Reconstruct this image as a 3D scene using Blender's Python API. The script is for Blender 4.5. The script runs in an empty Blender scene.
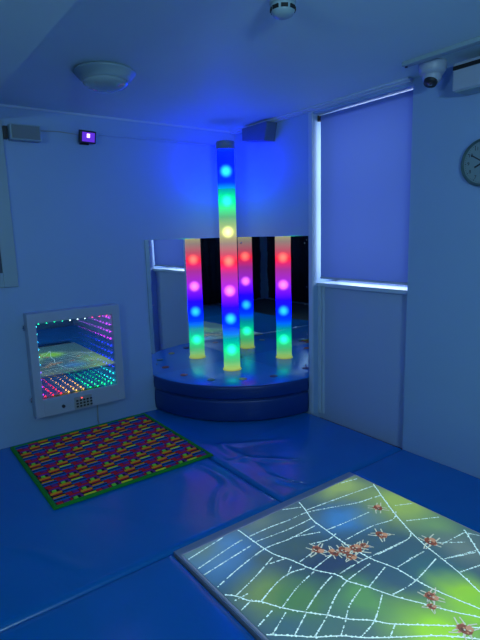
import bpy, bmesh, math, random
from mathutils import Vector, Matrix, noise
random.seed(7)
PI = math.pi
sc = bpy.context.scene
C = bpy.context.collection

# ------------------------------------------------------------------ camera
FPX, YAW, PIT, ROL = 496.808, 0.933911, 0.173155, -0.0284913
CAM = Vector((3.971166, -2.932146, 1.55848))
def cam_axes():
    f = Vector((-math.sin(YAW)*math.cos(PIT), math.cos(YAW)*math.cos(PIT), -math.sin(PIT)))
    r = Vector((math.cos(YAW), math.sin(YAW), 0)); u = r.cross(f)
    return r*math.cos(ROL)+u*math.sin(ROL), -r*math.sin(ROL)+u*math.cos(ROL), f
RX, UX, FX = cam_axes()
cd = bpy.data.cameras.new('camera'); cam = bpy.data.objects.new('camera', cd); C.objects.link(cam)
cd.sensor_fit = 'VERTICAL'; cd.sensor_height = 36; cd.sensor_width = 27; cd.lens = FPX/640*36; cd.clip_start = .05
M4 = Matrix((RX, UX, -FX)).transposed().to_4x4(); M4.translation = CAM
cam.matrix_world = M4
sc.camera = cam
def on(px, py, ax, v):
    d = FX*FPX + RX*(px-240) - UX*(py-320)
    return CAM + d*((v-CAM[ax])/d[ax])

# ------------------------------------------------------------------ world, view, lights
w = bpy.data.worlds.new('world'); sc.world = w; w.use_nodes = True
bgn = w.node_tree.nodes['Background']; bgn.inputs[0].default_value = (.62, .78, 1, 1); bgn.inputs[1].default_value = 1.5
sc.view_settings.view_transform = 'Standard'; sc.view_settings.look = 'None'
sc.view_settings.exposure = 0; sc.view_settings.gamma = 1; sc.view_settings.use_curve_mapping = False
sc.cycles.max_bounces = 14; sc.cycles.glossy_bounces = 12; sc.cycles.transparent_max_bounces = 24
sc.cycles.diffuse_bounces = 5; sc.cycles.use_denoising = True
sc.cycles.sample_clamp_indirect = 6

def area(name, loc, target, sx, sy, energy, col, spread=PI):
    l = bpy.data.lights.new(name, 'AREA'); l.shape = 'RECTANGLE'; l.size = sx; l.size_y = sy
    l.energy = energy; l.color = col; l.spread = spread
    o = bpy.data.objects.new(name, l); C.objects.link(o); o.location = loc
    o.rotation_euler = (Vector(target)-Vector(loc)).to_track_quat('-Z', 'Y').to_euler()
    return o
DAY = area('daylight', (1.49, .42, 1.8), (1.49, 0, 1.75), .95, 1.4, 24, (.74, .87, 1))
# added blue fill lamps behind the viewer for the ambient light (their housings are built further down)
FILL = [((4.9, -2.4, 1.95), (1.2, -.6, 2.5)), ((3.1, -4.3, 1.95), (1.3, -1.0, 2.5))]
for (a, b), e_ in zip(FILL, (27, 14)):
    area('added_blue_fill', a, b, .6, .12, e_, (.42, .78, 1.0))
# ultraviolet lamp on the left wall
uv = bpy.data.lights.new('ultraviolet_beam', 'SPOT'); uv.energy = 3; uv.color = (.16, .12, 1); uv.spot_size = 2.3; uv.spot_blend = 1; uv.shadow_soft_size = .04
uvo = bpy.data.objects.new('ultraviolet_beam', uv); C.objects.link(uvo); uvo.location = (.16, -1.46, 2.3)
uvo.rotation_euler = (Vector((1.6, -1.2, 0))-Vector(uvo.location)).to_track_quat('-Z', 'Y').to_euler()
# floor projector: a plain spot masked to a rectangle; the picture is mat colour
PL = Vector((2.72, -.32, 2.36)); PR = (1.998, 3.58, -1.872, -.581)
pj = bpy.data.lights.new('projector_beam', 'SPOT'); pj.energy = 150; pj.color = (.86, 1, .97); pj.spot_size = 2.4; pj.spot_blend = 0.05; pj.shadow_soft_size = .01
pjo = bpy.data.objects.new('projector_beam', pj); C.objects.link(pjo); pjo.location = PL
pj.use_nodes = True
nt = pj.node_tree; em = nt.nodes['Emission']
tc = nt.nodes.new('ShaderNodeTexCoord'); sx = nt.nodes.new('ShaderNodeSeparateXYZ'); nt.links.new(tc.outputs['Normal'], sx.inputs[0])
def nmath(nt, op, a, b=None):
    n = nt.nodes.new('ShaderNodeMath'); n.operation = op
    for i, v in enumerate((a, b)):
        if v is None: continue
        if isinstance(v, (int, float)): n.inputs[i].default_value = v
        else: nt.links.new(v, n.inputs[i])
    return n.outputs[0]
az = nmath(nt, 'ABSOLUTE', sx.outputs[2])
SGN = 1
gx = nmath(nt, 'DIVIDE', nmath(nt, 'MULTIPLY', sx.outputs[0], SGN*PL.z), az)
gy = nmath(nt, 'DIVIDE', nmath(nt, 'MULTIPLY', sx.outputs[1], SGN*PL.z), az)
m = nmath(nt, 'MULTIPLY', nmath(nt, 'GREATER_THAN', gx, PR[0]-PL.x), nmath(nt, 'LESS_THAN', gx, PR[1]-PL.x))
m = nmath(nt, 'MULTIPLY', m, nmath(nt, 'MULTIPLY', nmath(nt, 'GREATER_THAN', gy, PR[2]-PL.y), nmath(nt, 'LESS_THAN', gy, PR[3]-PL.y)))
c2 = nmath(nt, 'POWER', az, -3.0)      # the projector evens out the fall-off of its own image
nt.links.new(nmath(nt, 'MULTIPLY', m, c2), em.inputs['Strength'])

# ------------------------------------------------------------------ materials
def lin(c): return tuple((x/12.92 if x <= .04045 else ((x+.055)/1.055)**2.4) for x in c)
def mat(name, col, rough=.6, metal=0, bump=None, emis=None, es=0, spec=.5, coat=0, var=0):
    m = bpy.data.materials.new(name); m.use_nodes = True; n = m.node_tree; b = n.nodes['Principled BSDF']
    b.inputs['Base Color'].default_value = (*col, 1); b.inputs['Roughness'].default_value = rough; b.inputs['Metallic'].default_value = metal
    b.inputs['Specular IOR Level'].default_value = spec; b.inputs['Coat Weight'].default_value = coat
    if emis: b.inputs['Emission Color'].default_value = (*emis, 1); b.inputs['Emission Strength'].default_value = es
    if var or bump:
        t = n.nodes.new('ShaderNodeTexCoord')
    if var:
        no = n.nodes.new('ShaderNodeTexNoise'); no.inputs['Scale'].default_value = 3; n.links.new(t.outputs['Object'], no.inputs[0])
        mx = n.nodes.new('ShaderNodeMix'); mx.data_type = 'RGBA'; n.links.new(no.outputs[0], mx.inputs[0])
        mx.inputs[6].default_value = (*[c*(1-var) for c in col], 1); mx.inputs[7].default_value = (*[min(1, c*(1+var)) for c in col], 1)
        n.links.new(mx.outputs[2], b.inputs['Base Color'])
    if bump:
        s, st = bump
        no = n.nodes.new('ShaderNodeTexNoise'); no.inputs['Scale'].default_value = s; no.inputs['Detail'].default_value = 4; n.links.new(t.outputs['Object'], no.inputs[0])
        bp = n.nodes.new('ShaderNodeBump'); bp.inputs['Strength'].default_value = st; bp.inputs['Distance'].default_value = .01
        n.links.new(no.outputs[0], bp.inputs['Height']); n.links.new(bp.outputs[0], b.inputs['Normal'])
    return m
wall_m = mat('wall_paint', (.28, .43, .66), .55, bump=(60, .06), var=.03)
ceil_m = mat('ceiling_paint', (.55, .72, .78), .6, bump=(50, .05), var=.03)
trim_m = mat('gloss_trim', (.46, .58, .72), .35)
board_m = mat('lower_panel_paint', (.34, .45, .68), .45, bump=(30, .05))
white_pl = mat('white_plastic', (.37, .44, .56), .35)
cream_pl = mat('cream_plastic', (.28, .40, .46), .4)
dark_pl = mat('dark_plastic', (.02, .022, .028), .4)
grey_pl = mat('grey_plastic', (.30, .33, .34), .5)
slot_m = mat('vent_black', (.008, .008, .01), .6)
curtain_m = mat('black_curtain', (.035, .040, .07), .9, bump=(40, .3))
vinyl = mat('blue_vinyl', (.001, .15, .47), .24, bump=(26, .10), spec=.5, var=.08)
vinyl_lit = mat('blue_vinyl_lit', (.002, .21, .62), .22, bump=(30, .08), var=.06)  # lit copy of the vinyl: glow on the plinth top put into the colour
vinyl_shade = mat('blue_vinyl_shade', (.001, .035, .20), .38, bump=(30, .10), var=.06)  # shaded copy of the vinyl, for the plinth's upright faces
piping_m = mat('dark_blue_piping', (.004, .03, .16), .45)
frame_m = mat('window_frame_paint', (.7, .72, .74), .35)
chrome = mat('chrome', (.8, .8, .82), .12, metal=1)
floor_m = mat('floor_base', (.03, .035, .05), .7)

def newmat(name):
    m = bpy.data.materials.new(name); m.use_nodes = True; n = m.node_tree
    for x in list(n.nodes): n.nodes.remove(x)
    o = n.nodes.new('ShaderNodeOutputMaterial'); return m, n, o
# mirror
mirror_m = mat('acrylic_mirror', (.80, .84, .86), .015, metal=1, bump=(1.6, .10))
# half mirror
half_m, n, o = newmat('half_mirror')
tr = n.nodes.new('ShaderNodeBsdfTransparent'); tr.inputs[0].default_value = (.9, .93, .93, 1)
gl = n.nodes.new('ShaderNodeBsdfGlossy'); gl.inputs['Roughness'].default_value = 0.0; gl.inputs[0].default_value = (.92, .95, .95, 1)
mx = n.nodes.new('ShaderNodeMixShader'); mx.inputs[0].default_value = .6
n.links.new(tr.outputs[0], mx.inputs[1]); n.links.new(gl.outputs[0], mx.inputs[2]); n.links.new(mx.outputs[0], o.inputs[0])
cav_mirror = mat('cavity_mirror', (.93, .95, .96), 0.0, metal=1)
# pane
pane_m, n, o = newmat('window_glass')
tr = n.nodes.new('ShaderNodeBsdfTransparent'); gl = n.nodes.new('ShaderNodeBsdfGlossy'); gl.inputs['Roughness'].default_value = .02
mx = n.nodes.new('ShaderNodeMixShader'); mx.inputs[0].default_value = .06
n.links.new(tr.outputs[0], mx.inputs[1]); n.links.new(gl.outputs[0], mx.inputs[2]); n.links.new(mx.outputs[0], o.inputs[0])
# blind cloth
blind_m, n, o = newmat('blind_cloth')
tl = n.nodes.new('ShaderNodeBsdfTranslucent'); tl.inputs[0].default_value = (.011, .019, .060, 1)
df = n.nodes.new('ShaderNodeBsdfDiffuse'); df.inputs[0].default_value = (.16, .22, .52, 1)
ad = n.nodes.new('ShaderNodeAddShader'); n.links.new(tl.outputs[0], ad.inputs[0]); n.links.new(df.outputs[0], ad.inputs[1]); n.links.new(ad.outputs[0], o.inputs[0])
# glowing tube
tube_m, n, o = newmat('glowing_tube')
t = n.nodes.new('ShaderNodeTexCoord'); s = n.nodes.new('ShaderNodeSeparateXYZ'); n.links.new(t.outputs['Object'], s.inputs[0])
mr = n.nodes.new('ShaderNodeMapRange'); mr.inputs['From Min'].default_value = .0; mr.inputs['From Max'].default_value = 2.0
n.links.new(s.outputs[2], mr.inputs[0])
rp = n.nodes.new('ShaderNodeValToRGB'); n.links.new(mr.outputs[0], rp.inputs[0])
L3 = lambda c, k=1.0: tuple(q*k for q in lin(c))
RAMP = [(.313, L3((.66, .78, .40), .95)), (.40, L3((.30, .76, .46), .95)), (.50, L3((0, .84, .52), 1.2)), (.62, L3((0, .55, .66), 1.1)), (.70, (0, .05, 1.6)), (.80, (0, .012, 4.0)), (.90, (.02, .003, 4.0)),
        (.98, (.22, .008, 1.6)), (1.08, L3((.66, .16, .86), 1.1)), (1.20, L3((.68, .20, .60), 1.1)), (1.30, L3((.97, .13, .26), 1.3)), (1.38, L3((.76, .32, .42), 1.1)), (1.47, L3((.58, .50, .48), 1.1)), (1.57, L3((.66, .70, .42), 1.2)),
        (1.70, L3((.34, .66, .42), 1.1)), (1.83, L3((0, .80, .42), 2.0)), (1.94, L3((0, .58, .48), 1.2)), (1.99, (0, .03, 4.0)), (2.07, (0, .012, 24)), (2.2, (0, .012, 24)), (2.28, (.0, .02, 12))]
cr = rp.color_ramp
for i, (z, c) in enumerate(RAMP):
    e = cr.elements[i] if i < 2 else cr.elements.new((z-.313)/2.0)
    e.position = (z-.313)/2.0; e.color = (*[q/22 for q in c], 1)
em = n.nodes.new('ShaderNodeEmission'); n.links.new(rp.outputs[0], em.inputs[0])
em.inputs[1].default_value = 22*1.25
tr = n.nodes.new('ShaderNodeBsdfTransparent'); tr.inputs[0].default_value = (1, 1, 1, 1)
mx = n.nodes.new('ShaderNodeMixShader'); mx.inputs[0].default_value = .66
n.links.new(tr.outputs[0], mx.inputs[1]); n.links.new(em.outputs[0], mx.inputs[2]); n.links.new(mx.outputs[0], o.inputs[0])
def glow(name, col, st, halo):
    m, n, o = newmat(name); e = n.nodes.new('ShaderNodeEmission'); e.inputs[0].default_value = (*lin(col), 1); e.inputs[1].default_value = st
    if halo:    # the glow thins out towards the rim of the ball
        t = n.nodes.new('ShaderNodeTexCoord'); g = n.nodes.new('ShaderNodeVectorMath'); g.operation = 'LENGTH'; n.links.new(t.outputs['Object'], g.inputs[0])
        q = nmath(n, 'SUBTRACT', 1.0, nmath(n, 'POWER', nmath(n, 'DIVIDE', g.outputs['Value'], .068), 2.0)); q = nmath(n, 'MAXIMUM', q, 0.0)
        n.links.new(nmath(n, 'MULTIPLY', nmath(n, 'MULTIPLY', q, q), st), e.inputs[1])
    n.links.new(e.outputs[0], o.inputs['Volume' if halo else 'Surface']); return m

# ------------------------------------------------------------------ builders
def setm(o, m):
    for x in (m if isinstance(m, (list, tuple)) else [m]): o.data.materials.append(x)
def link(name, bm, m, parent=None, smooth=False):
    me = bpy.data.meshes.new(name); bm.to_mesh(me); bm.free()
    if smooth:
        for p in me.polygons: p.use_smooth = True
    o = bpy.data.objects.new(name, me); C.objects.link(o); setm(o, m)
    if parent: o.parent = parent; o.location = -parent.location
    return o
def box(bm, x0, x1, y0, y1, z0, z1, bev=0, mi=0):
    g = bmesh.ops.create_cube(bm, size=1)['verts']
    for v in g: v.co = Vector(((x0+x1)/2+v.co.x*(x1-x0), (y0+y1)/2+v.co.y*(y1-y0), (z0+z1)/2+v.co.z*(z1-z0)))
    fs = {f for v in g for f in v.link_faces}
    for f in fs: f.material_index = mi
    if bev:
        es = list({e for v in g for e in v.link_edges})
        r = bmesh.ops.bevel(bm, geom=es, offset=bev, segments=2, affect='EDGES', profile=.5)
        for f in r['faces']: f.material_index = mi
    return bm
def B(*a, **k): return box(bmesh.new(), *a, **k)
def cyl(bm, p0, p1, r0, r1=None, seg=24, caps=True, mi=0):
    p0, p1 = Vector(p0), Vector(p1); r1 = r0 if r1 is None else r1
    d = p1-p0; q = d.to_track_quat('Z', 'Y').to_matrix().to_4x4(); q.translation = (p0+p1)/2
    r = bmesh.ops.create_cone(bm, cap_ends=caps, segments=seg, radius1=r0, radius2=r1, depth=d.length, matrix=q)
    for v in r['verts']:
        for f in v.link_faces: f.material_index = mi
    return bm
def lathe(bm, prof, cx, cy, seg=40, mi=0, axis='z', c=None):
    rings = []
    for r, h in prof:
        ring = []
        for k in range(seg):
            a = 2*PI*k/seg
            if axis == 'z': co = (cx+r*math.cos(a), cy+r*math.sin(a), h)
            else: co = (c[0]+r*math.cos(a), c[1]+h, c[2]+r*math.sin(a))
            ring.append(bm.verts.new(co))
        rings.append(ring)
    for a, b in zip(rings, rings[1:]):
        for k in range(seg):
            f = bm.faces.new((a[k], a[(k+1) % seg], b[(k+1) % seg], b[k])); f.material_index = mi
    for ring in (rings[0], rings[-1]):
        f = bm.faces.new(ring); f.material_index = mi
    bmesh.ops.recalc_face_normals(bm, faces=bm.faces)
    return bm
def thing(name, loc, label, cat, group=None):
    o = bpy.data.objects.new(name, None); C.objects.link(o); o.location = loc; o.empty_display_size = .05
    o['label'] = label; o['category'] = cat
    if group: o['group'] = group
    bpy.context.view_layer.update()
    return o
def tag(o, label, cat, group=None):
    o['label'] = label; o['category'] = cat
    if group: o['group'] = group
    return o
def struct(name, bm, m, smooth=False):
    o = link(name, bm, m, None, smooth); o['kind'] = 'structure'; return o
def tube(bm, pts, r, seg=8, mi=0):
    pts = [Vector(p) for p in pts]; rings = []
    for i, p in enumerate(pts):
        d = (pts[min(i+1, len(pts)-1)]-pts[max(i-1, 0)]).normalized()
        a = d.orthogonal().normalized() if i == 0 else (rings[-1][1]-d*rings[-1][1].dot(d)).normalized()
        b = d.cross(a)
        rings.append(([bm.verts.new(p+(a*math.cos(2*PI*k/seg)+b*math.sin(2*PI*k/seg))*r) for k in range(seg)], a))
    for (A, _), (Bq, _) in zip(rings, rings[1:]):
        for k in range(seg):
            f = bm.faces.new((A[k], A[(k+1) % seg], Bq[(k+1) % seg], Bq[k])); f.material_index = mi
    bm.faces.new(rings[0][0]); bm.faces.new(rings[-1][0])
    return bm

# ------------------------------------------------------------------ room shell
XR, YB, HC = 5.4, -4.8, 2.5
WX0, WX1, WZ0, WZ1 = 1.043, 1.94, 1.135, 2.457
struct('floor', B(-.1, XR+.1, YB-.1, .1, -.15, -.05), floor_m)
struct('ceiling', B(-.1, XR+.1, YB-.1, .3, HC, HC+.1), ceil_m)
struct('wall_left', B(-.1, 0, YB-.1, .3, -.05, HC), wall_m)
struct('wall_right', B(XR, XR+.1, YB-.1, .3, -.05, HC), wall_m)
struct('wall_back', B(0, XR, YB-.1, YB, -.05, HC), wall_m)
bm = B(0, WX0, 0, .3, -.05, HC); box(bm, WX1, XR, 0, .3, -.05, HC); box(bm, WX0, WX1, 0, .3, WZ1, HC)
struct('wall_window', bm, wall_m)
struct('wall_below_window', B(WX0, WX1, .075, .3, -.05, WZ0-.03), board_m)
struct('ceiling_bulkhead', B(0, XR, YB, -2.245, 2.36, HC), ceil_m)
# trims
bm = B(1.0, 1.043, -.012, 0, 0, 2.475, bev=.003); box(bm, WX0, 1.075, .05, .075, 0, WZ0-.03, bev=.004); box(bm, 1.083, 1.10, .06, .075, 0, WZ0-.03, bev=.003)
struct('trim_1', bm, trim_m)
bm = B(0, 1.94, -.035, 0, 2.474, 2.5, bev=.004); box(bm, 0, 1.94, -.06, -.035, 2.484, 2.5, bev=.004)
struct('trim_2', bm, trim_m)
bm = B(0, .012, -2.9, -0.0, 2.487, 2.5)
struct('trim_3', bm, trim_m)
# window
wf = bmesh.new()
for x0, x1, z0, z1 in ((WX0, WX0+.05, WZ0, WZ1), (WX1-.05, WX1, WZ0, WZ1), (WX0, WX1, WZ0, WZ0+.05), (WX0, WX1, WZ1-.05, WZ1), (WX0, WX1, 1.78, 1.82)):
    box(wf, x0, x1, .24, .28, z0, z1, bev=.004)
win = struct('window_1', wf, frame_m)
p = link('pane', B(WX0+.03, WX1-.03, .258, .262, WZ0+.03, WZ1-.03), pane_m, win)
struct('window_sill', B(WX0, WX1, .035, .3, WZ0-.03, WZ0, bev=.004), trim_m)

# blind
bl = thing('roller_blind', (1.49, .07, 1.17), 'blue-lit roller blind drawn down over the window, daylight leaking round its edges', 'blind')
bm = bmesh.new(); NX, NZ = 30, 8; g = []
for i in range(NX+1):
    for j in range(NZ+1):
        x = 1.070+(1.925-1.070)*i/NX; z = 1.176+(2.448-1.176)*j/NZ
        g.append(bm.verts.new((x, .058+.003*math.sin(i*.5)*(1-j/NZ), z)))
for i in range(NX):
    for j in range(NZ):
        a = i*(NZ+1)+j; bm.faces.new((g[a], g[a+NZ+1], g[a+NZ+2], g[a+1]))
link('fabric', bm, blind_m, bl, True)
link('bottom_rail', B(1.068, 1.927, .051, .065, 1.168, 1.186, bev=.004), white_pl, bl)
link('roller', cyl(bmesh.new(), (1.065, .080, 2.425), (1.90, .080, 2.425), .02), blind_m, bl, True)
link('bracket', B(1.046, 1.060, .045, .11, 2.405, 2.450, bev=.003), dark_pl, bl)

# back of the room: black curtains (seen in the mirrors)
def curtain(p0, p1, z0, z1, label):
    p0, p1 = Vector((*p0, 0)), Vector((*p1, 0)); d = (p1-p0); L = d.length; d.normalize(); nrm = Vector((-d.y, d.x, 0))
    bm = bmesh.new(); N = int(L/.02); rows = []
    for i in range(N+1):
        s = L*i/N; off = .035*math.sin(s*2*PI/.16)+.012*math.sin(s*2*PI/.37)
        rows.append([bm.verts.new(p0+d*s+nrm*(off*(1 if z < 1 else .8))+Vector((0, 0, z))) for z in (z0, 1.2, z1)])
    for a, b in zip(rows, rows[1:]):
        for k in range(2): bm.faces.new((a[k], b[k], b[k+1], a[k+1]))
    bmesh.ops.solidify(bm, geom=bm.faces[:], thickness=.004)
    return tag(link('blackout_curtain', bm, curtain_m, None, True), label, 'curtain')
curtain((5.25, -1.5), (5.25, -4.55), .01, 2.38, 'black full-length curtain along the right side of the room, reflected in corner mirrors')
curtain((5.1, -4.66), (1.6, -4.66), .01, 2.38, 'black full-length curtain across the back wall, reflected deep in the corner mirrors')
# housings of the added fill lamps, out of view
for (a, b), lb in zip(FILL, ('added slim blue fill lamp, out of view on the right side wall, in front of the black curtain', 'added slim blue fill lamp, out of view at the back of the room, above the curtain')):
    a = Vector(a); q = (Vector(b)-a).to_track_quat('-Z', 'Y').to_matrix().to_4x4(); q.translation = a
    t_ = thing('added_fill_lamp', a, lb, 'lamp')
    bm = B(-.33, .33, -.09, .09, .01, .06, bev=.008); bmesh.ops.transform(bm, matrix=q, verts=bm.verts)
    link('housing', bm, dark_pl, t_)
    bm = bmesh.new(); tube(bm, [q@Vector((0, 0, .06)), Vector((a.x, a.y, 2.355))], .012); link('bracket', bm, dark_pl, t_)

# ------------------------------------------------------------------ floor mats
RIDGES = [((.78, -.95), (1.72, -1.02), .010, .035), ((.95, -1.10), (1.30, -.55), .007, .03), ((1.30, -1.08), (1.62, -.72), .008, .03), ((1.45, -1.22), (1.85, -1.55), .006, .035),
          ((1.2, -1.25), (1.75, -1.30), .007, .03), ((.5, -2.55), (1.75, -1.75), .004, .04), ((1.62, -1.05), (1.9, -.9), .008, .025), ((.85, -1.3), (1.45, -1.5), .004, .05), ((1.3, -2.6), (1.9, -2.2), .004, .03)]
def seg_d(p, a, b):
    a = Vector(a); b = Vector(b); ab = b-a; t = max(0, min(1, (p-a).dot(ab)/ab.length_squared)); return (p-(a+ab*t)).length, t
def mat_pad(x0, x1, y0, y1, label, rid=True, calm=()):
    bm = bmesh.new(); st = .02
    def axis(a, b):
        n = max(4, int((b-a)/st)); v = [a+(b-a)*i/n for i in range(n+1)]
        return [a, a+.003, a+.008] + [q for q in v if a+.012 < q < b-.012] + [b-.008, b-.003, b]
    xs, ys = axis(x0, x1), axis(y0, y1); grid = []
    for x in xs:
        col = []
        for y in ys:
            e = min(x-x0, x1-x, y-y0, y1-y); z = -.022*math.exp(-e/.009)
            amp = 1
            for (a, b, c, d) in calm:
                dx = max(a-x, x-b, 0); dy = max(c-y, y-d, 0); q = math.hypot(dx, dy)
                amp *= min(1, q/.08)
            h = 0
            if rid:
                p = Vector((x, y))
                p2 = p+Vector((noise.noise((x*3, y*3, 1)), noise.noise((x*3, y*3, 5))))*.05
                for a, b, hh, ww in RIDGES:
                    d_, t_ = seg_d(p2, a, b); h += hh*math.exp(-(d_/ww)**2)*math.sin(PI*min(1, max(0, .12+t_*.8)))
            h += .0025*(noise.noise((x*2.3, y*2.3, 0))+.2)+.0012*noise.noise((x*7, y*3, 3))
            col.append(bm.verts.new((x, y, z+h*1.5*amp-(.003 if amp < 1 else 0)*(1-amp))))
        grid.append(col)
    for i in range(len(xs)-1):
        for j in range(len(ys)-1): bm.faces.new((grid[i][j], grid[i+1][j], grid[i+1][j+1], grid[i][j+1]))
    ring = [e for e in bm.edges if e.is_boundary]
    r = bmesh.ops.extrude_edge_only(bm, edges=ring)
    for v in r['geom']:
        if isinstance(v, bmesh.types.BMVert): v.co.z = -.05
    bmesh.ops.contextual_create(bm, geom=[e for e in bm.edges if e.is_boundary])
    bmesh.ops.recalc_face_normals(bm, faces=bm.faces)
    return tag(link('floor_mat', bm, vinyl, None, True), label, 'mat')
RUG = (.07, 1.17, -2.245, -1.13)
PX0, PX1, PY0, PY1 = 1.947, 3.62, -1.888, -.580
mat_pad(.004, 1.938, -1.150, -.004, 'creased blue vinyl floor mat in the mirror corner, under the round plinth', calm=((0, 1.0, -1.0, 0), (RUG[0], RUG[1], -2.3, -1.1)))
mat_pad(.004, 1.938, -3.2, -1.156, 'blue vinyl floor mat under the multicoloured woven rug', calm=(RUG,))
mat_pad(1.944, 3.9, PY1+.005, -.004, 'dark blue vinyl floor mat along the window wall, between it and the projected web', rid=False)
mat_pad(1.944, 3.9, -3.2, PY0-.005, 'blue vinyl floor mat in front of the projected web, nearest the viewer', rid=False)
mat_pad(3.906, 5.15, -3.2, -.004, 'blue vinyl floor mat on the right, beyond the projection', rid=False)

# ------------------------------------------------------------------ mirrors and plinth
PZ, SZ, PR_ = .313, .192, .99
MT = 1.522
o = link('corner_mirror', B(.0, .008, -.997, -.0085, PZ-.01, MT, bev=.0015), mirror_m); tag(o, 'left-hand tall mirror of the corner pair, on the wall beside the round infinity box', 'mirror', 'corner mirrors')
o['label'] = 'left-hand tall wall mirror of the corner pair, nearer the white infinity box'
mL = o
mR = tag(link('corner_mirror', B(.0085, .995, -.008, 0, PZ-.01, MT, bev=.0015), mirror_m), 'right-hand tall wall mirror of the corner pair, next to the window', 'mirror', 'corner mirrors')
for mo, pts in ((mL, [(.008, -.95, MT-.06), (.008, -.95, PZ+.1), (.008, -.95, .95), (.008, -.06, MT-.06)]), (mR, [(.95, -.008, MT-.06), (.95, -.008, PZ+.1), (.95, -.008, .95), (.06, -.008, MT-.06)])):
    for px_, py_, pz_ in pts:
        bm = bmesh.new(); dn = Vector((.004, 0, 0)) if mo is mL else Vector((0, -.004, 0))
        cyl(bm, Vector((px_, py_, pz_)), Vector((px_, py_, pz_))+dn, .007, .004, 16)
        link('screw_cap', bm, grey_pl, mo, True)
plinth = thing('corner_plinth', (.4, -.4, 0), 'quarter-round padded blue vinyl plinth in the mirror corner', 'plinth')
def quarter(z0, z1, r, rb, m, name, puff=0):
    bm = bmesh.new(); N = 48; prof = [(0, z0), (r-rb, z0)] + [(r-rb+rb*math.sin(a), z0+rb-rb*math.cos(a)) for a in (PI/6, PI/3, PI/2)] + [(r+puff, (z0+z1)/2)] + [(r-rb+rb*math.cos(a), z1-rb+rb*math.sin(a)) for a in (0, PI/6, PI/3, PI/2)] + [(r*.6, z1), (.02, z1)]
    rings = []
    for k in range(N+1):
        a = PI/2*k/N
        rings.append([bm.verts.new((.009+q*math.cos(a), -.009-q*math.sin(a), z)) for q, z in prof])
    for A, Bq in zip(rings, rings[1:]):
        for i in range(len(prof)-1): 
            try: bm.faces.new((A[i], A[i+1], Bq[i+1], Bq[i]))
            except ValueError: pass
    bmesh.ops.remove_doubles(bm, verts=bm.verts, dist=1e-5)
    bmesh.ops.recalc_face_normals(bm, faces=bm.faces)
    return link(name, bm, m, plinth, True)
quarter(.001, SZ-.003, .978, .02, vinyl_shade, 'base_cushion', .004)
tcu = quarter(SZ, PZ, .981, .022, [vinyl_lit, vinyl_shade], 'top_cushion', .003)
for p_ in tcu.data.polygons:      # same vinyl: light on the top and shade on the band painted in
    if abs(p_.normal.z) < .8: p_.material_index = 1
bm = bmesh.new(); tube(bm, [(.009+.972*math.cos(PI/2*k/48), -.009-.972*math.sin(PI/2*k/48), SZ-.0015) for k in range(49)], .005); link('piping', bm, piping_m, plinth, True)
BUT = [((.183, -.775), (.42, .10, .04), 'brown round button near the left mirror'), ((.478, -.679), (.03, .16, .12), 'dark green round button in front of the light column'), ((.641, -.454), (.50, .42, .10), 'yellow round button in front of the light column'), ((.755, -.203), (.05, .02, .12), 'dark purple round button near the right mirror')]
for (x, y), c, lb in BUT:
    bm = bmesh.new(); lathe(bm, [(.001, PZ-.002), (.034, PZ-.002), (.034, PZ+.003), (.030, PZ+.005), (.001, PZ+.005)], x, y, 28)
    o = link('button', bm, mat('button_'+lb.split()[0]+lb.split()[1], c, .4), plinth, True); o['label'] = lb

# ------------------------------------------------------------------ light column
TX, TY = .313, -.332
col = thing('bubble_tube', (TX, TY, PZ), 'tall glowing tube of coloured light balls standing on the corner plinth', 'light column')
bm = bmesh.new(); cyl(bm, (TX, TY, PZ+.012), (TX, TY, 2.275), .076, seg=56, caps=False)
o = link('tube', bm, tube_m, col, True)
# the ramp reads height above the column's foot: put the mesh origin there
o.data.transform(Matrix.Translation(-Vector((TX, TY, PZ)))); o.location = (0, 0, 0)
LED = [(.497, (0, 1, .62)), (.787, (0, .62, 1)), (1.044, (1, .36, 1)), (1.31, (1, .30, .18)), (1.571, (.95, 1, .45)), (1.839, (0, 1, .62)), (2.093, (0, .72, 1))]
for i, (z, c) in enumerate(LED):
    bm = bmesh.new(); bmesh.ops.create_uvsphere(bm, u_segments=24, v_segments=16, radius=.068)
    h = link('light_ball', bm, glow('ball_glow', [.15+.85*q for q in c], 95, True), col, True); h.location = (0, 0, z-PZ)
    h['label'] = ['lowest ball, green', 'blue ball above the lowest', 'pink ball', 'red ball', 'yellow ball', 'upper green ball', 'topmost cyan ball'][i]
bm = bmesh.new(); lathe(bm, [(.06, PZ+.0005), (.086, PZ+.0005), (.086, PZ+.006), (.078, PZ+.012), (.06, PZ+.014)], TX, TY, 48)
o = link('base_ring', bm, glow('base_glow', (.66, .76, .40), .7, False), col, True)
bm = bmesh.new(); lathe(bm, [(.05, 2.27), (.079, 2.27), (.080, 2.33), (.076, 2.338), (.02, 2.338)], TX, TY, 48)
link('top_collar', bm, mat('frosted_collar', (.16, .24, .34), .5), col, True)

# ------------------------------------------------------------------ infinity box on left wall
IY0, IY1, IZ0, IZ1, ID = -2.04, -1.31, .19, 1.008, .1
ib = thing('infinity_mirror', (0, -1.675, IZ0), 'white wall-mounted infinity mirror box with rows of coloured lights', 'light panel')
NY0, NY1, NZ0, NZ1 = -1.978, -1.376, .332, .93
bm = bmesh.new()
box(bm, 0, ID, IY0, NY0, IZ0, IZ1, bev=.004); box(bm, 0, ID, NY1, IY1, IZ0, IZ1, bev=.004)
box(bm, .0, ID, NY0-.002, NY1+.002, IZ0, NZ0, bev=.004); box(bm, .0, ID, NY0-.002, NY1+.002, NZ1, IZ1, bev=.004)
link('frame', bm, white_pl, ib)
link('back_mirror', B(.018, .022, NY0, NY1, NZ0, NZ1), cav_mirror, ib)
link('front_glass', B(.090, .0905, NY0, NY1, NZ0, NZ1), half_m, ib)
def hue(h, s=1, v=1):
    import colorsys; return colorsys.hsv_to_rgb(h % 1, s, v)
bead_mesh = {}
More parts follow.
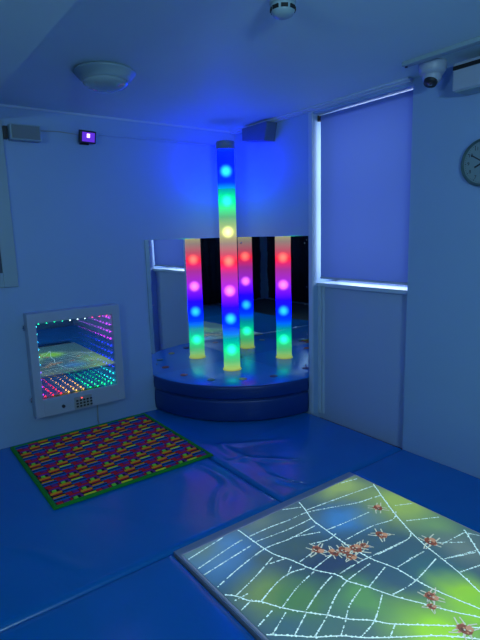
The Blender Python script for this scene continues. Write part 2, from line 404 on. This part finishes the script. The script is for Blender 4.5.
def bead(y, z, c):
    key = tuple(round(q, 2) for q in c)
    if key not in bead_mesh:
        bm = bmesh.new(); bmesh.ops.create_uvsphere(bm, u_segments=10, v_segments=8, radius=.007)
        me = bpy.data.meshes.new('led_bead'); bm.to_mesh(me); bm.free(); me.materials.append(glow('bead_glow', c, 9, False)); bead_mesh[key] = me
    o = bpy.data.objects.new('led_bead', bead_mesh[key]); C.objects.link(o); o.parent = ib; o.location = Vector((.055, y, z))-ib.location
NB = 10
for k in range(NB):
    f = (k+.5)/NB
    yb = NY0+(NY1-NY0)*f; zb = NZ0+(NZ1-NZ0)*f
    bot = (1, .15, .1) if f < .3 else ((1, .75, .25) if f < .65 else (.1, 1, .5))
    top = (.1, 1, .6) if f < .4 else ((.9, 1, 1) if f < .72 else (1, .2, .45))
    lef = (.6, .25, 1) if f < .4 else ((.2, .8, 1) if f < .8 else (.3, .9, .9))
    rig = (.15, .9, .9) if f < .25 else ((.15, .2, 1) if f < .65 else (.85, .2, 1))
    bead(yb, NZ0+.010, bot); bead(yb, NZ1-.010, top); bead(NY0+.010, zb, lef); bead(NY1-.010, zb, rig)
kp = link('keypad', B(ID-.002, ID+.006, -1.745, -1.60, .20, .298, bev=.003), grey_pl, ib)
for r_ in range(3):
    for c_ in range(5):
        y = -1.73+c_*.028; z = .212+r_*.024
        link('key', B(ID+.004, ID+.009, y, y+.018, z, z+.014, bev=.002), dark_pl, kp).location = (0, 0, 0)
o = link('indicator', B(ID+.004, ID+.009, -1.688, -1.680, .282, .289), glow('red_led', (1, .3, .25), 4, False), kp); o.location = (0, 0, 0); o['label'] = 'small red indicator light'
bm = bmesh.new(); cyl(bm, (ID-.002, -1.832, .249), (ID+.012, -1.832, .249), .013); link('knob', bm, dark_pl, ib, True)
for z in (.90, .335):
    bm = B(.012, .05, IY0-.018, IY0+.003, z-.022, z+.022, bev=.003); cyl(bm, (.031, IY0-.022, z), (.031, IY0-.014, z), .007)
    link('fixing_bracket', bm, chrome, ib)
bm = bmesh.new(); tube(bm, [(.012, -1.526, .21), (.010, -1.528, .12), (.010, -1.531, .02), (.03, -1.532, .006)], .005); link('cable', bm, grey_pl, ib, True)

# ------------------------------------------------------------------ woven rug
rug = thing('woven_rug', (.62, -1.69, 0), 'thick multicoloured woven rug with a green edge on the blue mats', 'rug')
def rugmat(name, c): return mat(name, tuple(min(1,q*1.6) for q in lin(c)), .95, bump=(220, .5))
RM = [rugmat('wool_blue', (.02, .30, .55)), rugmat('wool_black', (.03, .03, .07)), rugmat('wool_red', (.72, .06, .12)), rugmat('wool_purple', (.42, .12, .42)), rugmat('wool_orange', (.95, .50, .05)), rugmat('wool_green', (.42, .72, .15)), rugmat('wool_yellow', (.93, .78, .10))]
gm = rugmat('wool_edge_green', (.05, .45, .12))
bm = bmesh.new()
U0, U1, V0, V1 = RUG[2]+.03, RUG[3]-.03, RUG[0]+.03, RUG[1]-.03     # u along y, v along x
nu, nv = 13, 26; du, dv = (U1-U0)/nu, (V1-V0)/nv
def bar(u0, u1, v0, v1, h, mi):
    # rounded yarn bar
    n = 4; rows = []
    for i in range(n+1):
        a = PI*i/n; vv = (v0+v1)/2-(v1-v0)/2*math.cos(a); zz = .004+(h-.004)*math.sin(a)
        rows.append([bm.verts.new((vv, u, z_)) for u, z_ in ((u0, .004), (u0+.006, zz), (u1-.006, zz), (u1, .004))])
    for A, Bq in zip(rows, rows[1:]):
        for k in range(3): f = bm.faces.new((A[k], Bq[k], Bq[k+1], A[k+1])); f.material_index = mi; f.smooth = True
for j in range(nv):
    for i in range(nu):
        q = (2*i + j + (j//6)) % 4 if False else (i + (j % 4)*1) % 4
        u0 = U0+i*du; v0 = V0+j*dv
        if j % 2 == 0:
            k = (i+(j//2)) % 3
            if k == 0:
                for s_, mi in ((0, 0), (1, 1), (2, 0)): bar(u0-du*.15, u0+du*1.15, v0+dv*s_/3, v0+dv*(s_+1)/3, .014, mi)
            elif k == 1: bar(u0+du*.1, u0+du, v0, v0+dv*.5, .013, 2); bar(u0+du*.1, u0+du, v0+dv*.5, v0+dv, .012, 3)
            else: bar(u0, u0+du*.95, v0, v0+dv*.55, .016, 4); bar(u0+du*.1, u0+du*.9, v0+dv*.55, v0+dv, .012, 2)
        else:
            k = (i+(j//2)) % 3
            if k == 0: bar(u0, u0+du*.5, v0, v0+dv, .012, 2); bar(u0+du*.5, u0+du, v0, v0+dv, .012, 3)
            elif k == 1: bar(u0+du*.25, u0+du*.62, v0+dv*.1, v0+dv*.9, .015, 5); bar(u0, u0+du*.22, v0, v0+dv, .012, 2); bar(u0+du*.8, u0+du*1.05, v0, v0+dv, .012, 3)
            else: bar(u0, u0+du, v0, v0+dv*.5, .013, 1); bar(u0, u0+du*1.0, v0+dv*.4, v0+dv, .014, 6 if (i+j) % 3 == 0 else 4)
link('woven_field', bm, RM, rug)
bm = B(RUG[0]+.02, RUG[1]-.02, RUG[2]+.02, RUG[3]-.02, .0005, .006); link('backing', bm, RM[1], rug)
bm = bmesh.new()
r0 = .014; x0_, x1_, y0_, y1_ = RUG[0]+r0, RUG[1]-r0, RUG[2]+r0, RUG[3]-r0
path = []
for (ax, ay), (bx, by) in (((x0_, y0_), (x1_, y0_)), ((x1_, y0_), (x1_, y1_)), ((x1_, y1_), (x0_, y1_)), ((x0_, y1_), (x0_, y0_))):
    for k in range(20): t_ = k/20; path.append((ax+(bx-ax)*t_, ay+(by-ay)*t_))
ring = []
for i, (x, y) in enumerate(path):
    nx_ = Vector((x-(x0_+x1_)/2, y-(y0_+y1_)/2)); 
    wx = (1 if abs(x-x1_) < 1e-6 else (-1 if abs(x-x0_) < 1e-6 else 0)); wy = (1 if abs(y-y1_) < 1e-6 else (-1 if abs(y-y0_) < 1e-6 else 0))
    wob = .003*noise.noise((x*9, y*9, 0))
    ring.append([bm.verts.new((x+wx*s_*(r0+wob), y+wy*s_*(r0+wob), z_)) for s_, z_ in ((-1, .003), (-.8, .013), (0, .017), (.8, .012), (1, .0008))])
for i in range(len(ring)):
    A, Bq = ring[i], ring[(i+1) % len(ring)]
    for k in range(4): f = bm.faces.new((A[k], Bq[k], Bq[k+1], A[k+1])); f.smooth = True
o = link('border', bm, gm, rug); o['label'] = 'green bound edge'

# ------------------------------------------------------------------ projected web, its light painted into the mat's colour
web = thing('projection_mat', ((PX0+PX1)/2, (PY0+PY1)/2, 0), 'white floor mat with a projected dewy spider web and spiders painted into its colour', 'projection')
pm, n, o = newmat('projection_paint')  # colour patches stand in for the projector's light picture
b = n.nodes.new('ShaderNodeBsdfPrincipled'); n.links.new(b.outputs[0], o.inputs[0]); b.inputs['Roughness'].default_value = .5
t = n.nodes.new('ShaderNodeTexCoord')
def blob(prev, px, py, r, colr, amt=1.0, sq=1.0):
    P = on(px, py, 2, 0)
    mp = n.nodes.new('ShaderNodeMapping'); mp.vector_type = 'TEXTURE'; mp.inputs['Location'].default_value = (P.x, P.y, 0); mp.inputs['Scale'].default_value = (r*sq, r, 1)
    n.links.new(wv, mp.inputs[0])
    gr = n.nodes.new('ShaderNodeTexGradient'); gr.gradient_type = 'QUADRATIC_SPHERE'; n.links.new(mp.outputs[0], gr.inputs[0])
    f = nmath(n, 'MULTIPLY', nmath(n, 'POWER', gr.outputs[1], .75), amt*1.5)
    mx = n.nodes.new('ShaderNodeMix'); mx.data_type = 'RGBA'; mx.clamp_factor = True; n.links.new(f, mx.inputs[0])
    if prev is None: mx.inputs[6].default_value = (*lin((.22, .36, .42)), 1)
    else: n.links.new(prev, mx.inputs[6])
    mx.inputs[7].default_value = (*lin(colr), 1)
    return mx.outputs[2]
no = n.nodes.new('ShaderNodeTexNoise'); no.inputs['Scale'].default_value = 3.5; no.inputs['Detail'].default_value = 2; n.links.new(t.outputs['Object'], no.inputs[0])
vs = n.nodes.new('ShaderNodeVectorMath'); vs.operation = 'MULTIPLY_ADD'; n.links.new(no.outputs['Color'], vs.inputs[0]); vs.inputs[1].default_value = (.16, .16, 0); vs.inputs[2].default_value = (-.08, -.08, 0)
va = n.nodes.new('ShaderNodeVectorMath'); va.operation = 'ADD'; n.links.new(vs.outputs[0], va.inputs[0]); n.links.new(t.outputs['Object'], va.inputs[1]); wv = va.outputs[0]
c = None
for args in [(225, 552, .30, (.28, .52, .76), 1), (200, 548, .25, (.38, .50, .50), .8), (262, 520, .28, (.42, .50, .45), .8), (300, 515, .28, (.32, .42, .42), .8), (338, 487, .28, (.62, .70, .40), 1), (345, 520, .22, (.25, .50, .72), 1),
             (400, 505, .35, (.62, .72, .36), 1), (435, 525, .25, (.45, .60, .40), .8), (465, 548, .22, (.42, .50, .48), .8), (262, 560, .25, (.28, .38, .38), .8), (330, 565, .32, (.12, .24, .36), 1), (300, 545, .2, (.25, .36, .36), .7),
             (268, 596, .22, (.48, .58, .32), 1), (300, 600, .25, (.30, .50, .30), 1), (365, 600, .22, (.34, .58, .34), 1), (400, 572, .25, (.16, .34, .42), 1), (440, 575, .22, (.18, .40, .44), 1), (415, 610, .16, (.18, .34, .36), .9), (462, 592, .18, (.60, .82, .20), 1),
             (435, 630, .26, (.62, .88, .14), 1), (478, 612, .20, (.56, .82, .20), 1), (330, 625, .2, (.24, .42, .40), .8), (290, 628, .14, (.22, .40, .44), .8)]:
    c = blob(c, *args)
n.links.new(c, b.inputs['Base Color'])
edge_m = mat('white_mat_vinyl', (.24, .28, .36), .5)
base = link('mat_base', B(PX0, PX1, PY0, PY1, -.05, .0005), edge_m, web)
bm = bmesh.new()
box(bm, PR[0]+.004, PR[1]-.004, PR[2]+.004, PR[3]-.004, .0008, .0014)
pic = link('painted_projection', bm, pm, web); pic.data.transform(Matrix.Translation(-web.location*0))
# bright threads of the projection as pale-coloured strips, traced on the floor plane
def K(ox, oy, s, pts): return [(ox+x/s, oy+y/s) for x, y in pts]
RAD = [[(233, 528)]+K(170, 500, 4, [(260, 112), (340, 170), (410, 215), (480, 240)])+K(250, 540, 4, [(185, 90), (255, 120), (345, 140), (390, 165), (475, 190)])+K(360, 540, 4, [(40, 192), (150, 230), (250, 255), (380, 290), (475, 310)])+[(530, 630)],
       K(240, 460, 4, [(220, 150), (265, 205), (290, 240), (350, 285), (425, 340)])+[(358, 552)]+K(360, 540, 4, [(50, 78), (150, 118), (220, 160), (320, 210), (475, 275)])+[(530, 630)],
       K(340, 460, 3.43, [(112, 80), (180, 175), (260, 265), (350, 340)])+K(360, 540, 4, [(320, 70), (400, 135), (475, 205)])+[(530, 635)],
       [(464.8, 530.8), (480, 554.8), (505, 600)],
       [(223, 595), (236, 596.5)]+K(250, 540, 4, [(0, 245), (45, 248), (125, 272), (220, 290), (310, 302), (385, 317), (475, 322)])+K(360, 540, 4, [(60, 325), (140, 338), (365, 345)])+[(500, 630)],
       K(250, 540, 4, [(55, 380), (180, 385), (260, 390), (370, 385), (450, 392)])+K(360, 540, 4, [(100, 392), (330, 385)])+[(490, 641)]]
THR = [[(188, 560), (232, 532)], [(242, 527), (280, 511), (296, 501)], [(299, 497), (332, 486), (357, 479)], [(318, 489), (330, 482.5), (347.5, 474.5)],
       [(197.5, 569.5), (230, 547.5), (242.5, 540)], [(250, 536.5), (270, 527.5), (290, 520), (306, 513), (330, 508), (360, 502.5), (372, 498)],
       [(204.5, 575), (230, 559), (251, 546)], [(256, 542), (290, 529), (311, 519)], [(217, 588), (240, 567.5), (265, 549), (290, 539), (315, 526)],
       [(307.5, 510), (340, 498), (373.5, 486)], [(360, 502), (381, 495.6)], [(327.5, 530), (345, 523), (369, 512.5)], [(395, 505.8), (413, 503.7)],
       [(346, 540), (372, 526.5), (392.5, 519.8), (396, 512)], [(407, 521), (439, 517.4)], [(236, 596), (255, 577.5), (272.5, 557.5)], [(270, 564), (285, 559)],
       [(261, 602), (277.5, 582.5), (291, 573), (305, 569)], [(287, 576), (291.5, 566)], [(282.5, 607.5), (297.5, 587.5), (314, 572)], [(314, 569), (332, 555)],
       [(305, 612.5), (320, 590), (332.5, 576)], [(327.5, 615), (336, 596), (347.5, 581), (370, 564)], [(346, 619), (350, 605), (361, 589)], [(257.5, 627.5), (274, 609)],
       [(272.5, 635), (286, 612.5)], [(295, 635), (306, 614)], [(315, 637), (327.5, 616)], [(341, 636), (346, 620)], [(362.5, 636), (375, 620), (382.5, 594)],
       [(370, 586), (385, 567.5)], [(340, 574), (360, 562), (375, 555), (405, 541)], [(397.5, 567.5), (425, 551)], [(392.5, 595), (414, 582.5), (436, 559)], [(445, 559), (476, 551)],
       [(460, 572.5), (482, 565)], [(442, 544.5), (464, 533)], [(439, 543), (465, 542.5)], [(446, 559), (475.6, 552.7)], [(378, 554.8), (407, 540), (411, 533)], [(410, 559), (424.5, 551.8)],
       [(390, 638), (395, 625)], [(292.5, 537.5), (320, 532.5)], [(282.5, 510), (301, 507.5)], [(235, 601), (248, 594)], [(312, 544), (328, 540), (336, 534)], [(465, 533), (480, 536)],
       [(300, 562), (318, 549)], [(340, 574), (352, 566)], [(240, 612), (252, 600)]]
bm = bmesh.new()
def disc(x, y, r, z, n_=7, sq=1, mi=0):
    vs = [bm.verts.new((x+r*math.cos(2*PI*k/n_+x*50), y+r*sq*math.sin(2*PI*k/n_+x*50), z)) for k in range(n_)]
    f = bm.faces.new(vs); f.material_index = mi
    if f.normal.z < 0: f.normal_flip()
def inside(P): return PR[0]+.01 < P.x < PR[1]-.01 and PR[2]+.01 < P.y < PR[3]-.01
def dense(pts):
    W = [on(px, py, 2, 0) for px, py in pts]; out = []
    for i in range(len(W)-1):
        p0 = W[max(i-1, 0)]; p1 = W[i]; p2 = W[i+1]; p3 = W[min(i+2, len(W)-1)]; n_ = max(2, int((p2-p1).length/.006))
        for k in range(n_):
            t_ = k/n_; out.append(.5*((2*p1)+(p2-p0)*t_+(2*p0-5*p1+4*p2-p3)*t_*t_+(3*p1-p0-3*p2+p3)*t_**3))
    return out+[W[-1]]
def quad(a, b, wd, z):
    d = (b-a); 
    if d.length < 1e-6: return
    nrm = Vector((-d.y, d.x, 0)).normalized()*wd/2
    vs = [bm.verts.new((q.x, q.y, z)) for q in (a-nrm, b-nrm, b+nrm, a+nrm)]
    bm.faces.new(vs)
for L in RAD:
    D = dense(L)
    for k, (a, b_) in enumerate(zip(D, D[1:])):
        if inside(a) and inside(b_):
            quad(a, b_, .0050, .0020)
            if k % 3 == 0: disc(a.x+random.uniform(-.003, .003), a.y+random.uniform(-.003, .003), random.uniform(.003, .0060), .0021)
for L in THR:
    D = dense(L)
    for k, (a, b_) in enumerate(zip(D, D[1:])):
        if inside(a) and inside(b_):
            if random.random() < .55: quad(a, b_, .0022, .0020)
            if random.random() < .72: disc(a.x, a.y, random.uniform(.0022, .0048), .0021)
bmesh.ops.recalc_face_normals(bm, faces=bm.faces)
for f in bm.faces:
    if f.normal.z < 0: f.normal_flip()
link('painted_web_strands', bm, mat('painted_dew_thread', lin((.88, 1.0, .98)), .5), web)
sp_body = mat('spider_body', lin((.52, .26, .18)), .6, var=.3); sp_dark = mat('spider_dark', lin((.34, .17, .14)), .6); sp_leg = mat('spider_leg', lin((.80, .82, .74)), .6); sp_or = mat('spider_orange', lin((.78, .55, .42)), .6)
for px_, py_, s_, ang in [(317.5, 550, 1.0, .3), (344, 551, 1.0, 1.2), (356, 549, 1.05, 2.0), (334, 553, .85, 2.8), (351, 557, .8, .2), (381, 535, 1.0, .9), (378, 508, .9, 2.2), (430.5, 542, 1.05, 1.7), (431, 597, .92, .4), (431.5, 607, .6, .9), (465, 630, 1.0, 1.0), (364, 546, .7, .5)]:  # spiders of the projection, painted on as flat coloured shapes
    P = on(px_, py_, 2, 0); bm = bmesh.new(); R0 = .026*s_
    for k in range(8):
        a = ang+2*PI*(k+.5)/8+random.uniform(-.2, .2); L_ = R0*random.uniform(1.8, 2.5)
        kn = P+Vector((math.cos(a), math.sin(a), 0))*L_*.6; tp = kn+Vector((math.cos(a+.5*(1 if k % 2 else -1)), math.sin(a+.5*(1 if k % 2 else -1)), 0))*L_*.55
        for q0, q1, wd in ((P, kn, .010*s_), (kn, tp, .006*s_)): 
            quad(q0, q1, wd, .0024)
    for f in bm.faces: f.material_index = 1
    for k in range(5): a = random.uniform(0, 6.28); disc(P.x+math.cos(a)*R0*1.1, P.y+math.sin(a)*R0*1.1, .006*s_, .0025, 8, 1, 3)
    disc(P.x, P.y, R0*1.15, .0028, 14, .8, 0); disc(P.x+R0*.75*math.cos(ang), P.y+R0*.75*math.sin(ang), R0*.62, .0030, 12, .9, 3)
    disc(P.x-R0*.3*math.cos(ang), P.y-R0*.3*math.sin(ang), R0*.4, .0032, 10, 1, 2); 
    for k in range(4): disc(P.x+random.uniform(-1, 1)*R0*.7, P.y+random.uniform(-1, 1)*R0*.6, .0045*s_, .0034, 6, 1, 1 if k % 2 else 3)
    for f in bm.faces:
        if f.normal.z < 0: f.normal_flip()
    link('spider', bm, [sp_body, sp_leg, sp_dark, sp_or], web)

# ------------------------------------------------------------------ left wall fittings
bd = thing('framed_board', (0, -2.6, 1.21), 'large pale framed board on the left wall, cut off by the photo edge', 'board')
bm = B(0, .022, -2.15, -2.05, 1.212, 2.39, bev=.004); box(bm, 0, .022, -3.1, -3.0, 1.212, 2.39, bev=.004); box(bm, 0, .022, -3.0, -2.15, 1.212, 1.32, bev=.004); box(bm, 0, .022, -3.0, -2.15, 2.29, 2.39, bev=.004)
link('frame', bm, cream_pl, bd); link('panel', B(0, .012, -3.0, -2.15, 1.32, 2.29), mat('dark_board', (.03, .05, .09), .4), bd)

spk = thing('wall_speaker', (0, -1.92, 2.25), 'small pale rectangular speaker high on the left wall', 'speaker')
link('cabinet', B(.035, .10, -2.02, -1.808, 2.252, 2.362, bev=.010), cream_pl, spk)
link('grille', B(.098, .106, -2.008, -1.82, 2.262, 2.352, bev=.004), mat('speaker_grille', (.24, .29, .30), .8, bump=(400, .8)), spk)
link('bracket', B(0, .05, -2.052, -2.022, 2.262, 2.35, bev=.004), dark_pl, spk)
link('back_mount', B(0, .036, -1.95, -1.88, 2.28, 2.33), dark_pl, spk)

fl = thing('ultraviolet_floodlight', (0, -1.46, 2.27), 'small black floodlight glowing violet high on the left wall', 'lamp')
bm = bmesh.new(); q = Matrix.Translation((.085, -1.462, 2.317)) @ Matrix.Rotation(math.radians(8), 4, 'Z') @ Matrix.Rotation(math.radians(14), 4, 'Y')
box(bm, -.02, .016, -.066, .066, -.046, .046, bev=.006)
for v in bm.verts: v.co = q@v.co
link('housing', bm, dark_pl, fl)
bm = bmesh.new(); box(bm, .016, .018, -.052, .052, -.034, .034)
for v in bm.verts: v.co = q@v.co
link('lens', bm, glow('violet_glow', (.40, .22, .92), .9, False), fl)
bm = bmesh.new(); box(bm, .018, .0195, -.014, .010, -.004, .024)
for v in bm.verts: v.co = q@v.co
link('chip', bm, glow('violet_core', (.95, .70, 1), 3, False), fl)
bm = bmesh.new(); tube(bm, [(0.0, -1.462, 2.30), (.045, -1.462, 2.30), (.062, -1.462, 2.315)], .010); box(bm, 0, .01, -1.50, -1.425, 2.27, 2.33, bev=.003)
link('bracket', bm, dark_pl, fl)
bm = bmesh.new(); tube(bm, [(.004, -1.80, 2.345), (.004, -1.65, 2.352), (.004, -1.53, 2.345), (.02, -1.50, 2.335)], .003)
tag(link('speaker_wire', bm, grey_pl, None, True), 'thin grey wire along the left wall between speaker and violet floodlight', 'wire')
bm = B(0, .014, -1.40, -.02, 2.352, 2.366, bev=.003)
tag(link('cable_trunking', bm, wall_m), 'thin pale cable trunking running right from the violet floodlight to the corner', 'trunking')

# ------------------------------------------------------------------ ceiling fittings
DX, DY = 1.065, -1.70
dl = thing('ceiling_lamp', (DX, DY, HC), 'round white dome ceiling lamp, switched off', 'lamp')
bm = bmesh.new(); lathe(bm, [(.01, HC), (.165, HC), (.178, HC-.012), (.172, HC-.018), (.150, HC-.045), (.13, HC-.062)], DX, DY, 64); link('rim', bm, cream_pl, dl, True)
bm = bmesh.new(); lathe(bm, [(.132, HC-.060), (.125, HC-.075), (.105, HC-.090), (.07, HC-.100), (.03, HC-.104), (.005, HC-.105)], DX, DY, 64)
link('diffuser', bm, mat('glossy_diffuser', (.24, .34, .40), .08, coat=.6), dl, True)
SX, SY = 2.31, -1.44
sd = thing('smoke_detector', (SX, SY, HC), 'small round white smoke detector on the ceiling', 'smoke detector')
bm = bmesh.new(); lathe(bm, [(.01, HC), (.052, HC), (.055, HC-.010), (.055, HC-.022), (.048, HC-.026), (.01, HC-.026)], SX, SY, 40); link('base', bm, cream_pl, sd, True)
bm = bmesh.new(); lathe(bm, [(.03, HC-.026), (.050, HC-.026), (.050, HC-.034), (.048, HC-.056), (.040, HC-.068), (.022, HC-.076), (.005, HC-.077)], SX, SY, 40); link('sensor_head', bm, cream_pl, sd, True)
for k in range(8):
    a = 2*PI*k/8+.2; bm = bmesh.new(); box(bm, .0, .0055, -.014, .014, -.007, .007)
    M_ = Matrix.Translation((SX+.0465*math.cos(a), SY+.0465*math.sin(a), HC-.046)) @ Matrix.Rotation(a, 4, 'Z')
    for v in bm.verts: v.co = M_@v.co
    link('vent', bm, slot_m, sd)

# turret camera
CX_, CY_ = 2.175, -.16
cc = thing('security_camera', (CX_, CY_, HC), 'white turret security camera with a black lens at the top of the window wall', 'camera')
bm = bmesh.new(); lathe(bm, [(.02, HC), (.078, HC), (.080, HC-.012), (.075, HC-.045), (.062, HC-.066), (.03, HC-.07)], CX_, CY_, 40); link('base', bm, white_pl, cc, True)
cdir = Vector((.35, -.75, -.62)).normalized(); cc0 = Vector((CX_, CY_, HC-.072))
cdir = (CAM+Vector((-1.6, 1.0, -2.6))-cc0).normalized()
bm = bmesh.new(); bmesh.ops.create_uvsphere(bm, u_segments=32, v_segments=20, radius=.054); bmesh.ops.translate(bm, verts=bm.verts, vec=cc0); link('ball', bm, white_pl, cc, True)
bm = bmesh.new(); cyl(bm, cc0+cdir*.030, cc0+cdir*.052, .041, .036, 36); link('lens_bezel', bm, dark_pl, cc, True)
bm = bmesh.new(); cyl(bm, cc0+cdir*.050, cc0+cdir*.055, .016, .014, 24); link('lens', bm, mat('lens_glass', (.06, .05, .08), .05, coat=1), cc, True)

bm = B(2.085, 3.9, -.33, -.28, 2.476, HC, bev=.004)
cb = thing('ceiling_trunking', (2.9, -.3, HC), 'pale square cable trunking on the ceiling beside the security camera', 'trunking')
link('channel', bm, cream_pl, cb)
for x in (2.10, 2.6, 3.2):
    bm = bmesh.new(); cyl(bm, (x, -.305, 2.470), (x, -.305, 2.478), .008); link('screw', bm, dark_pl, cb, True)

# projector
pr = thing('projector', (2.65, -.1, 2.34), 'pale projector box with a black slot mounted high on the window wall', 'projector')
bm = bmesh.new(); box(bm, 2.295, 2.95, -.15, -.0, 2.315, 2.465, bev=.010)
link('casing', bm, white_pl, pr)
link('vent_slot', B(2.30, 2.93, -.158, -.146, 2.425, 2.447, bev=.004), slot_m, pr)
link('underside_plate', B(2.31, 2.93, -.14, -.015, 2.309, 2.316, bev=.003), cream_pl, pr)
bm = bmesh.new(); cyl(bm, (2.72, -.10, 2.312), (2.72, -.12, 2.298), .03, .026); link('lens', bm, dark_pl, pr, True)
# corner box
cbx = thing('corner_speaker', (.46, -.06, 2.33), 'dark wedge-shaped box under the ceiling above the corner mirrors', 'box')
bm = B(.27, .62, -.115, 0, 2.325, 2.474, bev=.004)
for v in bm.verts:
    if v.co.z < 2.40 and v.co.x > .5: v.co.x -= .035
    if v.co.z < 2.40 and v.co.x < .35: v.co.z += .045
link('casing', bm, mat('grey_box', (.09, .14, .24), .5), cbx)

# clock
ck = thing('wall_clock', (2.433, 0, 1.922), 'round pale wall clock with dark rim at the right photo edge', 'clock')
cc_ = (2.433, 0, 1.922)
bm = bmesh.new(); lathe(bm, [(.120, -.002), (.134, -.002), (.136, -.022), (.128, -.034), (.121, -.030), (.119, -.018)], 0, 0, 64, axis='y', c=cc_)
for f in list(bm.faces):
    if len(f.verts) > 8: bm.faces.remove(f)
link('rim', bm, mat('clock_rim', (.07, .14, .15), .35), ck, True)
bm = bmesh.new(); lathe(bm, [(.001, -.0), (.122, -.0), (.122, -.014), (.001, -.014)], 0, 0, 64, axis='y', c=cc_); link('dial', bm, mat('clock_dial', (.22, .32, .36), .5), ck)
bm = bmesh.new()
for k in range(60):
    a = 2*PI*k/60; L_ = .008 if k % 5 == 0 else .004; wd = .0018 if k % 5 == 0 else .0009
    M_ = Matrix.Translation((cc_[0], -.0145, cc_[2])) @ Matrix.Rotation(a, 4, 'Y')
    b2 = bmesh.new(); box(b2, -wd, wd, -.0006, .0006, .114-L_, .114)
    for f in b2.faces:
        bm.faces.new([bm.verts.new(M_@v.co) for v in f.verts])
    b2.free()
link('tick_marks', bm, dark_pl, ck)
for h in range(1, 13):
    a = 2*PI*h/12
    cu = bpy.data.curves.new('numeral', 'FONT'); cu.body = str(h); cu.size = .028; cu.align_x = 'CENTER'; cu.align_y = 'CENTER'; cu.extrude = .0006
    tmp = bpy.data.objects.new('numeral', cu); C.objects.link(tmp); bpy.context.view_layer.update()
    me = bpy.data.meshes.new_from_object(tmp.evaluated_get(bpy.context.evaluated_depsgraph_get())); bpy.data.objects.remove(tmp)
    me.materials.clear(); me.materials.append(dark_pl)
    o = bpy.data.objects.new('numeral', me); C.objects.link(o); o.parent = ck
    o.location = (.092*math.sin(a), -.0152, .092*math.cos(a)); o.rotation_euler = (PI/2, 0, 0)
for nm, deg, L_, wd in (('minute_hand', 302, .088, .0035), ('hour_hand', 245, .058, .005)):
    bm = B(-wd, wd, -.019, -.017, -.012, L_); M_ = Matrix.Translation(cc_) @ Matrix.Rotation(math.radians(deg), 4, 'Y')
    for v in bm.verts: v.co = M_@v.co
    link(nm, bm, dark_pl, ck)
bm = bmesh.new(); cyl(bm, (cc_[0], -.014, cc_[2]), (cc_[0], -.021, cc_[2]), .007); link('hub', bm, dark_pl, ck)
